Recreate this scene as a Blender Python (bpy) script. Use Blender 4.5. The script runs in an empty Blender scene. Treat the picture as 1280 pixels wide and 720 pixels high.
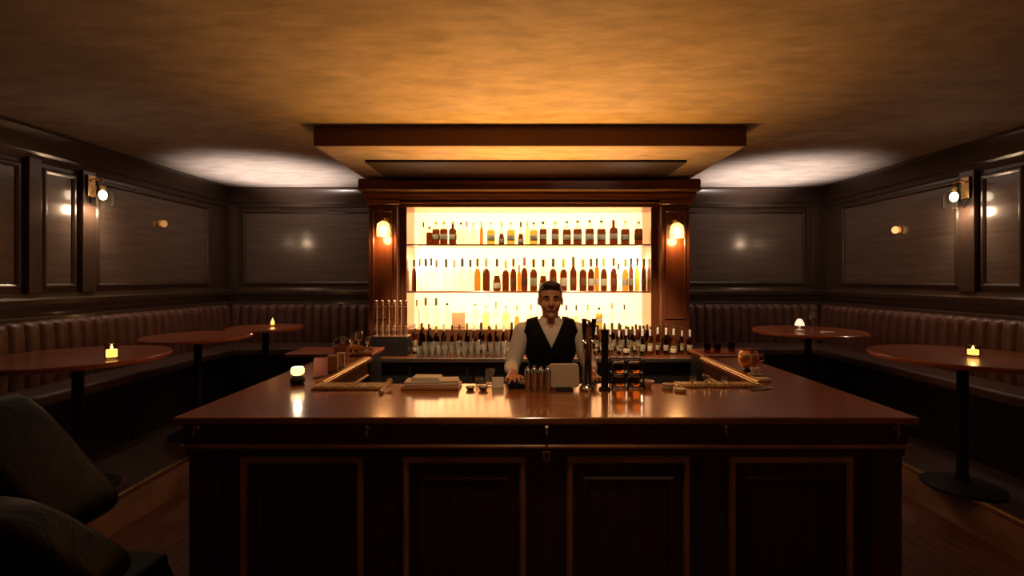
import bpy, bmesh, math, random
from mathutils import Vector, Matrix, Euler
random.seed(7)
S = bpy.context.scene
COL = S.collection
PI = math.pi
HC = 1.75                      # camera height
def at(x, y, Y):               # photo pixel at depth Y -> point
    return ((x-650)*Y/600.0, Y, HC-(y-348)*Y/600.0)

# ------------------------------------------------------------------ materials
def newmat(name):
    m = bpy.data.materials.new(name); m.use_nodes = True
    nt = m.node_tree; nt.nodes.clear()
    out = nt.nodes.new('ShaderNodeOutputMaterial')
    return m, nt, out
def pbr(name, col, rough=.5, metal=0, coat=0, noise=0, scale=6, spec=.5, bump=0, stretch=(1,1,1), coat_rough=.1, noise_dist=0, trans=0, ior=1.45, emit=None, estr=0, coat_ior=1.5, sheen=0):
    m, nt, out = newmat(name)
    b = nt.nodes.new('ShaderNodeBsdfPrincipled')
    b.inputs['Base Color'].default_value = (*col, 1)
    b.inputs['Roughness'].default_value = rough
    b.inputs['Metallic'].default_value = metal
    b.inputs['Coat Weight'].default_value = coat
    b.inputs['Coat Roughness'].default_value = coat_rough
    b.inputs['Sheen Weight'].default_value = sheen; b.inputs['Sheen Tint'].default_value = (.9,.75,.7,1)
    b.inputs['Coat IOR'].default_value = coat_ior
    b.inputs['Specular IOR Level'].default_value = spec
    b.inputs['Transmission Weight'].default_value = trans
    b.inputs['IOR'].default_value = ior
    if emit:
        b.inputs['Emission Color'].default_value = (*emit, 1)
        b.inputs['Emission Strength'].default_value = estr
    nt.links.new(b.outputs[0], out.inputs[0])
    if noise or bump:
        tc = nt.nodes.new('ShaderNodeTexCoord')
        mp = nt.nodes.new('ShaderNodeMapping'); mp.inputs['Scale'].default_value = stretch
        nz = nt.nodes.new('ShaderNodeTexNoise'); nz.inputs['Scale'].default_value = scale
        nz.inputs['Detail'].default_value = 6; nz.inputs['Distortion'].default_value = noise_dist
        nt.links.new(tc.outputs['Object'], mp.inputs['Vector']); nt.links.new(mp.outputs[0], nz.inputs['Vector'])
        if noise:
            cr = nt.nodes.new('ShaderNodeValToRGB')
            cr.color_ramp.elements[0].position = .3; cr.color_ramp.elements[1].position = .7
            lo = tuple(max(0, c*(1-noise)) for c in col); hi = tuple(min(1, c*(1+noise)) for c in col)
            cr.color_ramp.elements[0].color = (*lo, 1); cr.color_ramp.elements[1].color = (*hi, 1)
            nt.links.new(nz.outputs['Fac'], cr.inputs[0]); nt.links.new(cr.outputs[0], b.inputs['Base Color'])
        if bump:
            bp = nt.nodes.new('ShaderNodeBump'); bp.inputs['Strength'].default_value = bump; bp.inputs['Distance'].default_value = .02
            nt.links.new(nz.outputs['Fac'], bp.inputs['Height']); nt.links.new(bp.outputs[0], b.inputs['Normal'])
    return m
def emis(name, col, s):
    m, nt, out = newmat(name)
    e = nt.nodes.new('ShaderNodeEmission'); e.inputs[0].default_value = (*col, 1); e.inputs[1].default_value = s
    nt.links.new(e.outputs[0], out.inputs[0]); return m
def paperm(name, col):
    m, nt, out = newmat(name)
    d = nt.nodes.new('ShaderNodeBsdfDiffuse'); d.inputs[0].default_value = (*col, 1)
    t = nt.nodes.new('ShaderNodeBsdfTranslucent'); t.inputs[0].default_value = (*col, 1)
    x = nt.nodes.new('ShaderNodeMixShader'); x.inputs[0].default_value = .6
    nt.links.new(d.outputs[0], x.inputs[1]); nt.links.new(t.outputs[0], x.inputs[2]); nt.links.new(x.outputs[0], out.inputs[0]); return m

M = {}
M['ceiling'] = pbr('ceiling_plaster', (.47,.41,.36), .75, noise=.20, scale=5.5, bump=.3, stretch=(.8,1.8,1), noise_dist=.2)
M['wall'] = pbr('dark_panelling', (.095,.060,.044), .32, coat=.3, coat_rough=.10, noise=.25, scale=3, stretch=(2,2,.35))
M['wallflat'] = pbr('lacquered_panel', (.165,.120,.096), .30, coat=.9, coat_rough=.13, noise=.22, scale=4, stretch=(.5,.5,9))
M['trim'] = pbr('dark_moulding', (.085,.055,.04), .3, coat=.4, coat_rough=.15)
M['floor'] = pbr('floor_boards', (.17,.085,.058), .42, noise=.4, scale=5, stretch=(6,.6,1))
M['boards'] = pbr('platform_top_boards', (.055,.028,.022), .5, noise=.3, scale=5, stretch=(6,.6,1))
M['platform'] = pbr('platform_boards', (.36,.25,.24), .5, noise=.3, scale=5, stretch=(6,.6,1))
M['brass'] = pbr('brass', (.80,.55,.24), .33, metal=1)
M['oldbrass'] = pbr('aged_brass', (.55,.34,.14), .35, metal=1)
M['top'] = pbr('counter_mahogany', (.36,.115,.020), .24, coat=1, coat_rough=.12, noise=.35, scale=4, stretch=(.8,9,9), coat_ior=1.55)
M['bar'] = pbr('bar_mahogany', (.085,.026,.012), .33, coat=.3, coat_rough=.15, noise=.35, scale=4, stretch=(.8,.8,.8))
M['barv'] = pbr('bar_panel_wood', (.06,.018,.009), .38, coat=.2, coat_rough=.2, noise=.35, scale=5, stretch=(6,6,.6))
M['frame'] = pbr('bar_frame_wood', (.46,.19,.065), .32, coat=.5, noise=.25, scale=6)
M['bb'] = pbr('backbar_mahogany', (.135,.040,.015), .30, coat=.5, coat_rough=.12, noise=.3, scale=4, stretch=(4,4,.5))
M['bbh'] = pbr('backbar_cornice_wood', (.30,.088,.028), .30, coat=.5, coat_rough=.12, noise=.3, scale=4, stretch=(.5,4,4))
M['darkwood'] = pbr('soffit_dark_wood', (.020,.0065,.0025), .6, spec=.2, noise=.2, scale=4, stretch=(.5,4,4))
M['fascia'] = pbr('soffit_fascia_brown', (.115,.040,.016), .5)
M['cab'] = pbr('cabinet_black', (.016,.013,.014), .35)
M['steel'] = pbr('brushed_steel', (.62,.57,.52), .3, metal=1)
M['chrome'] = pbr('chrome', (.8,.76,.7), .12, metal=1)
M['bronze'] = pbr('pipe_bronze', (.62,.46,.36), .28, metal=1)
M['leather'] = pbr('banquette_leather', (.145,.070,.058), .45, coat=.15, coat_rough=.3, noise=.2, scale=9)
M['seatleather'] = pbr('banquette_seat_leather', (.10,.055,.045), .42, coat=.15, coat_rough=.3, noise=.2, scale=9)
M['table'] = pbr('table_wood', (.32,.090,.034), .28, coat=.5, coat_rough=.12, noise=.3, scale=5, stretch=(.6,5,5))
M['black'] = pbr('black_metal', (.010,.009,.009), .5, spec=.3)
M['chair'] = pbr('armchair_leather', (.004,.0035,.0035), .5, spec=.15, sheen=.02, noise=.35, scale=7, bump=.5)
M['chairfold'] = pbr('armchair_leather_creased', (.008,.007,.007), .45, spec=.3, sheen=.03, noise=.35, scale=4, bump=1.0, noise_dist=1.0)
M['white'] = pbr('white_cloth', (.78,.70,.58), .8)
M['cream'] = pbr('cream_shell', (.62,.50,.36), .45)
M['ceram'] = pbr('white_ceramic', (.8,.76,.7), .25)
M['copper'] = pbr('copper_shell', (.72,.33,.13), .35, metal=.6)
M['red'] = pbr('menu_red', (.30,.10,.07), .5)
M['tan'] = pbr('menu_tan', (.48,.28,.13), .5)
M['paper'] = paperm('label_paper', (.85,.74,.5))
M['paperd'] = paperm('label_dark', (.30,.12,.05))
M['g_amber'] = pbr('glass_amber', (.42,.13,.02), .04, trans=1, ior=1.18)
M['g_brown'] = pbr('glass_brown', (.050,.013,.004), .05, trans=1, ior=1.22)
M['g_dark'] = pbr('glass_dark', (.05,.014,.006), .08, trans=1, ior=1.25)
M['g_clear'] = pbr('glass_clear', (.97,.95,.85), .02, trans=1, ior=1.2)
M['g_gold'] = pbr('glass_gold', (.95,.72,.34), .03, trans=1, ior=1.15)
M['g_green'] = pbr('glass_green', (.26,.24,.04), .04, trans=1, ior=1.2)
M['g_thin'] = pbr('glass_drinking', (.98,.93,.84), .10, trans=.93, ior=1.5)
M['cap_d'] = pbr('cap_dark', (.06,.045,.02), .4)
M['cap_g'] = pbr('cap_gold', (.55,.42,.12), .35, metal=.5)
M['cap_r'] = pbr('cap_red', (.28,.05,.03), .4)
M['panel'] = pbr('backlit_panel', (.45,.42,.34), .6, emit=(1.0,.43,.142), estr=3.6)
M['shade'] = pbr('shade_glass', (1,.86,.66), .35, trans=.85, ior=1.1, emit=(1,.50,.16), estr=.9)
M['bulb'] = emis('bulb_glow', (1,.80,.60), 150)
M['bulbo'] = emis('bulb_orange_glow', (1,.62,.24), 30)
M['flame'] = emis('candle_flame', (1,.68,.28), 9)
M['wax'] = pbr('candle_wax', (.9,.75,.5), .5, emit=(1,.62,.25), estr=2.2)
M['skin'] = pbr('skin', (.62,.28,.16), .5)
M['hair'] = pbr('hair', (.035,.016,.010), .55)
M['shirt'] = pbr('shirt_cotton', (.80,.73,.64), .8)
M['vest'] = pbr('vest_cloth', (.006,.0055,.007), .8, spec=.2)
M['eye'] = pbr('eye_white', (.36,.28,.24), .3)
M['iris'] = pbr('iris', (.03,.018,.012), .3)
M['lip'] = pbr('lip_skin', (.34,.11,.08), .5)

# ------------------------------------------------------------------ mesh builder
class MB:
    def __init__(s): s.v=[]; s.f=[]
    def add(s, vs, fs):
        b=len(s.v); s.v.extend([tuple(v) for v in vs]); s.f.extend([tuple(b+i for i in f) for f in fs]); return s
    def box(s, x0,x1,y0,y1,z0,z1):
        return s.add([(x0,y0,z0),(x1,y0,z0),(x1,y1,z0),(x0,y1,z0),(x0,y0,z1),(x1,y0,z1),(x1,y1,z1),(x0,y1,z1)],
                     [(0,3,2,1),(4,5,6,7),(0,1,5,4),(1,2,6,5),(2,3,7,6),(3,0,4,7)])
    def lathe(s, prof, c=(0,0,0), n=20, sq=2.0, sx=1, sy=1):
        vs=[]; fs=[]
        for r,z in prof:
            for i in range(n):
                a=2*PI*(i+.5)/n; ca,sa=math.cos(a),math.sin(a)
                if sq!=2: k=(abs(ca)**sq+abs(sa)**sq)**(-1/sq)
                else: k=1
                vs.append((c[0]+r*k*ca*sx, c[1]+r*k*sa*sy, c[2]+z))
        for j in range(len(prof)-1):
            for i in range(n):
                fs.append((j*n+i, j*n+(i+1)%n, (j+1)*n+(i+1)%n, (j+1)*n+i))
        fs.append(tuple(range(n-1,-1,-1))); L=(len(prof)-1)*n
        fs.append(tuple(L+i for i in range(n)))
        return s.add(vs,fs)
    def tube(s, pts, r, n=10):
        pts=[Vector(p) for p in pts]; rs = r if isinstance(r,(list,tuple)) else [r]*len(pts)
        vs=[]; fs=[]
        for k,p in enumerate(pts):
            t=(pts[min(k+1,len(pts)-1)]-pts[max(k-1,0)]).normalized()
            u=t.cross(Vector((0,0,1)) if abs(t.z)<.9 else Vector((0,1,0))).normalized(); w=t.cross(u)
            for i in range(n):
                a=2*PI*i/n; vs.append(p+(u*math.cos(a)+w*math.sin(a))*rs[k])
        for j in range(len(pts)-1):
            for i in range(n): fs.append((j*n+i, (j+1)*n+i, (j+1)*n+(i+1)%n, j*n+(i+1)%n))
        fs.append(tuple(range(n))); L=(len(pts)-1)*n; fs.append(tuple(L+i for i in range(n-1,-1,-1)))
        return s.add(vs,fs)
    def ball(s, c, r, n=14, m=9):
        rr = r if isinstance(r,(tuple,list)) else (r,r,r)
        prof=[(math.sin(PI*max(.004,min(.996,j/m))), -math.cos(PI*j/m)) for j in range(m+1)]
        vs=[];fs=[]
        for a,z in prof:
            for i in range(n):
                t=2*PI*i/n; vs.append((c[0]+rr[0]*a*math.cos(t), c[1]+rr[1]*a*math.sin(t), c[2]+rr[2]*z))
        for j in range(m):
            for i in range(n): fs.append((j*n+i, j*n+(i+1)%n, (j+1)*n+(i+1)%n, (j+1)*n+i))
        fs.append(tuple(range(n-1,-1,-1))); fs.append(tuple(m*n+i for i in range(n)))
        return s.add(vs,fs)
    def prism(s, poly, fn, d0, d1):          # polygon (a,b) extruded d0..d1 ; fn(a,b,d) -> xyz
        n=len(poly)
        vs=[fn(a,b,d0) for a,b in poly]+[fn(a,b,d1) for a,b in poly]
        fs=[tuple(range(n)), tuple(range(2*n-1,n-1,-1))]+[(i,n+i,n+(i+1)%n,(i+1)%n) for i in range(n)]
        return s.add(vs,fs)
    def frame(s, fn, a0,a1,b0,b1, w, d0, d1, lip=.35):   # mitred moulding ring with a bevelled section
        sec=[(0,d0),(0,d1*.6+d0*.4),(w*lip,d1),(w*(1-lip),d1),(w,d0*.4+d1*.6),(w,d0)]
        vs=[]
        for o,d in sec:
            vs += [fn(a0+o,b0+o,d),fn(a1-o,b0+o,d),fn(a1-o,b1-o,d),fn(a0+o,b1-o,d)]
        fs=[]; k=len(sec)
        for j in range(k):
            for i in range(4):
                j2=(j+1)%k
                fs.append((j*4+i, j*4+(i+1)%4, j2*4+(i+1)%4, j2*4+i))
        return s.add(vs,fs)
    def build(s, name, mat, parent=None, loc=None, smooth=None, bevel=0, seg=2, subsurf=0):
        me=bpy.data.meshes.new(name); me.from_pydata(s.v,[],s.f)
        bm=bmesh.new(); bm.from_mesh(me)
        if bevel:
            bmesh.ops.remove_doubles(bm, verts=bm.verts, dist=1e-5)
        bmesh.ops.recalc_face_normals(bm, faces=bm.faces)
        bm.to_mesh(me); bm.free()
        me.materials.append(M[mat] if isinstance(mat,str) else mat)
        if smooth is not None:
            me.polygons.foreach_set('use_smooth',[True]*len(me.polygons))
            me.set_sharp_from_angle(angle=math.radians(smooth))
        o=bpy.data.objects.new(name,me); COL.objects.link(o)
        if parent: o.parent=parent
        if loc: o.location=loc
        if bevel:
            b=o.modifiers.new('edge','BEVEL'); b.width=bevel; b.segments=seg; b.limit_method='ANGLE'; b.angle_limit=math.radians(40)
        return o
def B(x0,x1,y0,y1,z0,z1): return MB().box(x0,x1,y0,y1,z0,z1)
def tag(o,label,cat,group=None):
    o['label']=label; o['category']=cat
    if group: o['group']=group
    return o
def struct(o): o['kind']='structure'; return o
def empty(name,loc=(0,0,0),rz=0):
    o=bpy.data.objects.new(name,None); COL.objects.link(o); o.location=loc; o.rotation_euler=(0,0,rz); o.empty_display_size=.1; return o
def thing(name,label,cat,loc=(0,0,0),rz=0,group=None): return tag(empty(name,loc,rz),label,cat,group)
def copy_tree(o,parent=None):
    c=o.copy(); COL.objects.link(c); c.parent=parent
    for k in ('group',):
        pass
    for ch in list(o.children): copy_tree(ch,c)
    return c
ORD=['','first','second','third','fourth','fifth','sixth','seventh','eighth','ninth','tenth','eleventh','twelfth','thirteenth','fourteenth','fifteenth','sixteenth','seventeenth','eighteenth','nineteenth','twentieth','twenty-first','twenty-second','twenty-third','twenty-fourth','twenty-fifth','twenty-sixth','twenty-seventh','twenty-eighth','twenty-ninth','thirtieth','thirty-first','thirty-second','thirty-third','thirty-fourth']

# ------------------------------------------------------------------ room shell
XL, XR, YB, YF, ZC = -4.10, 4.24, 6.70, -2.6, 3.0
PLZ, PLX0, PLX1 = .25, -2.78, 3.10
struct(B(XL-.2,XR+.2,YF-.2,YB+.2,-.1,0).build('floor','floor'))
struct(B(XL-.2,XR+.2,YF-.2,YB+.2,ZC,ZC+.1).build('ceiling','ceiling'))
def fnL(s,z,d): return (XL+d,s,z)
def fnR(s,z,d): return (XR-d,s,z)
def fnB(s,z,d): return (s,YB-d,z)
def slab(fn,a0,a1,z0,z1,d0,d1,mb=None):
    mb=mb or MB(); return mb.prism([(a0,z0),(a1,z0),(a1,z1),(a0,z1)],fn,d0,d1)
CORN=[(0,2.74),(.02,2.74),(.03,2.79),(.05,2.81),(.07,2.88),(.11,2.95),(.13,2.97),(.13,3.0),(0,3.0)]
DADO=[(0,1.46),(.02,1.46),(.03,1.50),(.055,1.53),(.06,1.57),(.035,1.59),(.03,1.62),(0,1.62)]
def profile_run(fn,prof,a0,a1,mb=None):
    mb=mb or MB(); n=len(prof)
    vs=[fn(a0,z,d) for d,z in prof]+[fn(a1,z,d) for d,z in prof]
    return mb.add(vs,[tuple(range(n)),tuple(range(2*n-1,n-1,-1))]+[(i,n+i,n+(i+1)%n,(i+1)%n) for i in range(n)])
def wall(name,fn,a0,a1,panels,stiles):
    w=struct(slab(fn,a0,a1,0,ZC,-.15,0).build(name,'wall'))
    profile_run(fn,CORN,a0,a1).build('cornice','trim',w,smooth=25)
    profile_run(fn,DADO,a0,a1).build('dado_rail','trim',w,smooth=25)
    for (p0,p1) in panels:
        slab(fn,p0+.05,p1-.05,1.71,2.65,.001,.012).build('wall_panel','wallflat',w)
        MB().frame(fn,p0,p1,1.66,2.70,.045,0,.030).build('panel_moulding','trim',w)
    for (p0,p1) in stiles:
        slab(fn,p0,p1,1.62,2.76,0,.05).build('wall_pilaster','wall',w,bevel=.006)
    return w
wall('wall_left',fnL,YF,YB,[(-2.3,-.7),(-.5,1.6),(1.8,3.93),(4.10,4.42),(4.62,6.30)],[(3.96,4.07),(4.45,4.585)])
wall('wall_right',fnR,YF,YB,[(-2.3,-.7),(-.5,1.6),(1.8,3.80),(4.02,4.40),(4.62,6.30)],[(3.84,3.98),(4.43,4.585)])
wall('wall_back',fnB,XL,XR,[(-3.87,-1.75),(1.95,3.98)],[(-4.03,-3.93),(4.05,4.15)])
struct(slab(lambda s,z,d:(s,YF+d,z),XL,XR,0,ZC,-.15,0).build('wall_front','wall'))
# soffit above the bar
sof=struct(B(-1.685,1.85,3.95,YB,2.836,2.999).build('ceiling_soffit','ceiling'))
B(-1.69,1.855,3.93,3.952,2.836,2.998).build('soffit_fascia','fascia',sof)  # soffit front face, darker brown than the underside
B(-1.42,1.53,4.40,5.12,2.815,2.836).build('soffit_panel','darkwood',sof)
# raised seating platforms
def lpoly(x0,x1,xs,y0,y1,ys):  # L: strip x0..x1 along side, back strip to xs
    return [(x0,y0),(x1,y0),(x1,ys),(xs,ys),(xs,y1),(x0,y1)]
pz=lambda a,b,d:(a,b,d)
PB=5.45
struct(MB().prism(lpoly(XL,PLX0,-1.70,.3,YB,PB),pz,0,PLZ-.02).build('floor_left','platform'))
struct(MB().prism(lpoly(XR,PLX1,1.90,.3,YB,PB),pz,0,PLZ-.02).build('floor_right','platform'))
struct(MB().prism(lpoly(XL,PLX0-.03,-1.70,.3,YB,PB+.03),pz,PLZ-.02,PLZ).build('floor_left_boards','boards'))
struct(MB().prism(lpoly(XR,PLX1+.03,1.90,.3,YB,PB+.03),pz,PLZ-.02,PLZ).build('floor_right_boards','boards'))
def nosing(x,sgn):
    return MB().box(min(x-sgn*.03,x+sgn*.012),max(x-sgn*.03,x+sgn*.012),.3,PB+.03,PLZ-.024,PLZ+.004)
struct(nosing(PLX0,1).build('trim_1','brass',bevel=.005)); struct(nosing(PLX1,-1).build('trim_2','brass',bevel=.005))

# ------------------------------------------------------------------ banquettes
def backrest_mesh(fn,a0,a1,z0,z1,d,pitch=.122,bulge=.034):
    n=max(1,round(abs(a1-a0)/pitch)); sub=8; nv=12
    mb=MB(); vs=[]; fs=[]; W=n*sub+1
    for i in range(W):
        t=(i%sub)/sub; b=math.sqrt(max(0,1-(2*t-1)**2))
        s=a0+(a1-a0)*i/(W-1)
        for j in range(nv+1):
            v=j/nv
            if v<.8: z=z0+(z1-.05-z0)*(v/.8); dd=d+bulge*b+.012*math.sin(v/.8*PI)
            else:
                a=(v-.8)/.2*PI/2; r=.05
                z=z1-.05+r*math.sin(a)*(.75+.25*b); dd=(d-r)+ (r+bulge*b)*math.cos(a)
            vs.append(fn(s,z,dd))
    H=nv+1
    for i in range(W-1):
        for j in range(nv): fs.append((i*H+j,(i+1)*H+j,(i+1)*H+j+1,i*H+j+1))
    # close back
    k=len(vs)
    vs+= [fn(a0,z0,.0),fn(a1,z0,0),fn(a1,z1,0),fn(a0,z1,0)]
    fs.append((k,k+1,k+2,k+3))
    fs.append(tuple([0]+[i*H for i in range(1,W)]+[k+1,k]))
    fs.append(tuple([i*H+nv for i in range(W)]+[k+2,k+3]))
    fs.append(tuple(range(0,H))+(k+3,k)); fs.append(tuple((W-1)*H+j for j in range(H))+(k+2,k+1))
    mb.add(vs,fs); return mb
def banquette(side):
    if side=='left':
        X0,sg,fn,xe=XL,1,fnL,-1.71; lab='oxblood channel-back corner banquette along the wall beside the armchair'
    else:
        X0,sg,fn,xe=XR,-1,fnR,1.91; lab='grey-brown channel-back corner banquette on the side with the copper mug'
    t=thing('banquette',lab,'banquette',(0,0,0))
    SD,ZS=.53,.875           # seat depth from wall (side), seat height
    Xs=X0+sg*SD; Ys=YB-.68
    mb=MB().prism([(X0+sg*.02,.5),(Xs-sg*.03,.5),(Xs-sg*.03,Ys+.03),(xe,Ys+.03),(xe,YB-.02),(X0+sg*.02,YB-.02)],pz,PLZ+.001,.78)
    mb.build('base','cab',t)
    mb=MB().prism([(X0+sg*.10,.5),(Xs,.5),(Xs,Ys),(xe,Ys),(xe,YB-.10),(X0+sg*.10,YB-.10)],pz,.781,ZS)
    mb.build('seat','seatleather',t,bevel=.025,seg=3)
    backrest_mesh(fn,.5,YB-.18,ZS-.01,1.40,.15).build('backrest','leather',t,smooth=60)
    if sg>0: backrest_mesh(fnB,X0+.16,xe,ZS-.01,1.40,.15).build('backrest','leather',t,smooth=60)
    else: backrest_mesh(fnB,X0-.16,xe,ZS-.01,1.40,.15).build('backrest','leather',t,smooth=60)
    slab(fn,.5,YB-.02,1.38,1.43,.001,.10).build('top_rail','trim',t,bevel=.006)
    slab(fnB,X0+sg*.10,xe,1.38,1.43,.001,.10).build('top_rail','trim',t,bevel=.006)
    return t
banquette('left'); banquette('right')

# ------------------------------------------------------------------ round tables
ZT=1.20
def table(x,y,r,label):
    t=thing('round_table',label,'table',(x,y,PLZ),0,'round banquette tables')
    h=ZT-PLZ
    MB().lathe([(r-.02,h-.035),(r,h-.03),(r,h-.008),(r-.008,h)],n=56).build('tabletop','table',t,smooth=30)
    MB().lathe([(.12,h-.05),(.12,h-.036)],n=24).build('top_plate','black',t)
    MB().lathe([(.045,.05),(.034,.12),(.034,h-.08),(.05,h-.05)],n=20).build('pedestal','black',t,smooth=40)
    MB().lathe([(.24,.001),(.24,.015),(.20,.03),(.06,.05)],n=32).build('base','black',t,smooth=30)
    return t
table(-2.90,5.47,.40,'dark round table in the corner with a tall lit candle, beyond two others')
table(-3.10,4.62,.46,'dark round table with a bare top between two candle tables')
table(-3.15,3.42,.55,'large round table beside the armchair carrying a golden glass candle')
table(3.06,5.10,.54,'reddish round table with a wine glass and white lamp on it')
table(3.18,3.45,.56,'large reddish round table carrying only a small white candle cup')

# candles and table things
def votive(x,y,z,r,h,label,glass='g_gold'):
    t=thing('candle_holder',label,'candle',(x,y,z))
    MB().lathe([(r*.85,.0005),(r,.01),(r,h),(r*.88,h),(r*.86,.012)],n=20).build('glass_cup','g_gold',t,smooth=40)
    w=MB().lathe([(r*.78,.014),(r*.78,h*.62)],n=18).build('candle','wax',t,smooth=40)
    MB().lathe([(.001,h*.62),(.007,h*.68),(.008,h*.76),(.001,h*.95)],n=10).build('flame','flame',w,smooth=60)
    l=bpy.data.lights.new('candle_light','POINT'); l.energy=.6; l.color=(1,.55,.2); l.shadow_soft_size=.02
    o=bpy.data.objects.new('candle_light',l); COL.objects.link(o); o.location=(x,y,z+h+.03)
    return t
votive(-2.79,3.28,ZT+.001,.040,.105,'glowing golden glass votive on the large table beside the armchair')
votive(-2.86,5.55,ZT+.001,.026,.095,'slim tall lit candle on the table in the far corner')
votive(3.19,3.38,ZT+.001,.040,.080,'small white glowing candle cup on the large reddish table')
t=thing('table_lamp','little white bell-shaped lamp standing beside a wine glass','lamp',(2.93,5.03,ZT+.001))
MB().lathe([(.045,0),(.045,.012),(.015,.02)],n=18).build('base','ceram',t,smooth=40)
MB().lathe([(.010,.018),(.010,.06)],n=10).build('stem','ceram',t,smooth=40)
MB().lathe([(.045,.055),(.042,.08),(.026,.115),(.012,.125)],n=18).build('lamp_shade',pbr('lamp_shade_lit',(.9,.8,.65),.6,emit=(1,.78,.5),estr=1.1),t,smooth=40)
def wine_glass(x,y,z,h,label,mat='g_thin',wine=True,group=None):
    t=thing('wine_glass',label,'glass',(x,y,z),0,group)
    MB().lathe([(h*.19,.0005),(h*.18,.004),(.005,.010),(.004,h*.42),(h*.10,h*.5),(h*.19,h*.66),(h*.20,h*.76),(h*.155,h),(h*.148,h),(h*.19,h*.76),(h*.18,h*.67),(h*.08,h*.52),(.001,h*.5)],n=18).build('bowl_and_stem',mat,t,smooth=50)
    if wine: MB().lathe([(.002,h*.51),(h*.075,h*.525),(h*.172,h*.67),(h*.178,h*.72)],n=16).build('wine',M['cap_r'],t,smooth=50)
    return t
wine_glass(3.12,5.12,ZT+.001,.19,'stemmed glass of red wine on the table with the white lamp')
t=tag(B(-.055,.055,-.035,.035,0,.012).build('folded_napkin','white',loc=(3.10,4.84,ZT+.001),bevel=.004),'white folded napkin lying beside the wine glass','napkin')

# ------------------------------------------------------------------ front bar
BX0,BX1,BY0,BYI,ZB = -1.625,1.868,2.24,2.97,1.10
IX0,IX1,AY = -1.22,1.475,3.95
bar=thing('bar_counter','big U-shaped mahogany bar with four framed front panels','bar counter',(.12,2.6,0))
def bp(mb,name,mat,parent=bar,**k):
    o=mb.build(name,mat,parent,**k)
    if parent is bar: o.matrix_parent_inverse=Matrix.Translation((-.12,-2.6,0))
    return o
mb=MB().prism([(BX0,BY0),(BX1,BY0),(BX1,AY),(IX1,AY),(IX1,BYI),(IX0,BYI),(IX0,AY),(BX0,AY)],pz,ZB-.035,ZB)
bp(mb,'counter_top','top',bevel=.008,seg=3)
inset=.035
o8=lambda e:[(BX0+e,BY0+e),(BX1-e,BY0+e),(BX1-e,AY-.01),(IX1+e,AY-.01),(IX1+e,BYI-e),(IX0-e,BYI-e),(IX0-e,AY-.01),(BX0+e,AY-.01)]
bp(MB().prism(o8(.03),pz,.965,ZB-.0351),'fascia','bar',bevel=.004)
bp(MB().prism(o8(.018),pz,.945,.9649),'bead_moulding','frame',bevel=.008,seg=3)
bp(MB().prism(o8(.075),pz,.10,.9449),'carcass','barv')
bp(MB().prism(o8(.05),pz,.002,.0999),'plinth','bar',bevel=.01)
for x0,x1 in ((BX0+.045,BX0+.19),(BX1-.19,BX1-.045)):
    bp(B(x0,x1,BY0+.045,BY0+.30,.101,.944),'corner_pilaster','bar',bevel=.01)
    bp(B(x0-.008,x1+.008,BY0+.037,BY0+.31,.905,.943),'pilaster_capital','bar',bevel=.008)
fF=lambda s,z,d:(s,BY0+.075-d,z)
for x0 in (302,504,708,910):
    a0=(x0-650)*.00386; a1=a0+153*.00386
    pnl=bp(slab(fF,a0+.05,a1-.05,.16,.86,.0005,.008),'front_panel','barv')
    MB().frame(fF,a0+.075,a1-.075,.24,.80,.03,.0081,.020).build('raised_field','barv',pnl)
    f=bp(MB().frame(fF,a0,a1,.12,.893,.030,.0005,.030),'panel_frame','frame'); 
# coat hooks on the fascia
for px in (247.6,461,683,904.5,1117):
    X=(px-650)*.00378; y=BY0+.03
    mb=MB().lathe([(.011,-.003),(.011,.003)],c=(0,0,0),n=14)
    mb.v=[(X+v[0], y-.004+v[2], 1.045+v[1]) for v in mb.v]
    mb.tube([(X,y-.006,1.045),(X,y-.032,1.042),(X,y-.038,1.030),(X,y-.030,1.018),(X,y-.026,1.012)],[.005,.005,.0055,.006,.007],8)
    mb.tube([(X,y-.006,1.048),(X,y-.022,1.052),(X,y-.03,1.058)],[.0045,.005,.007],8)
    bp(mb,'coat_hook','brass',smooth=40)
X=(683-650)*.00386
kp=bp(B(X-.020,X+.020,BY0+.068,BY0+.0745,.870,.918),'keyhole_plate','brass',bevel=.004)
mb=MB().lathe([(.008,-.002),(.008,.002)],n=12); mb.v=[(X+v[0],BY0+.0665+v[2],.900+v[1]) for v in mb.v]
mb.box(X-.004,X+.004,BY0+.0645,BY0+.0685,.878,.900); mb.build('keyhole','black',kp)
# brass edge strips along the inner side of both arms
for x0,x1 in ((IX0-.055,IX0-.004),(IX1+.004,IX1+.055)):
    bp(B(x0,x1,BYI+.02,AY-.02,ZB+.0005,ZB+.010),'drip_rail','brass',bevel=.003)

# ------------------------------------------------------------------ back bar
bbar=thing('back_bar','mahogany back bar with glowing backlit bottle shelves and pilasters','back bar',(.10,5.9,0))
def kp_(mb,name,mat,**k):
    o=mb.build(name,mat,bbar,**k); o.matrix_parent_inverse=Matrix.Translation((-.10,-5.9,0)); return o
for x0,x1,j0,j1 in ((-1.67,-1.35,-1.35,-1.275),(1.55,1.87,1.475,1.55)):
    kp_(B(x0,x1,5.28,YB-.001,.002,2.56),'pilaster','bb',bevel=.012)
    kp_(B(j0,j1,5.40,5.83,.002,2.56),'jamb','bb',bevel=.006)
    f=lambda s,z,d:(s,5.28-d,z)
    kp_(MB().frame(f,x0+.045,x1-.045,1.30,2.50,.022,.0005,.012),'pilaster_moulding','bb')
    kp_(B(x0-.02,x1+.02,5.255,YB-.001,2.5601,2.62),'capital','bbh',bevel=.012,seg=3)
kp_(B(-1.35,1.55,5.36,5.83,2.545,2.62),'header','bbh',bevel=.006)
kp_(B(-1.35,1.55,5.33,5.36,2.58,2.60),'header_bead','brass',bevel=.006)
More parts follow.
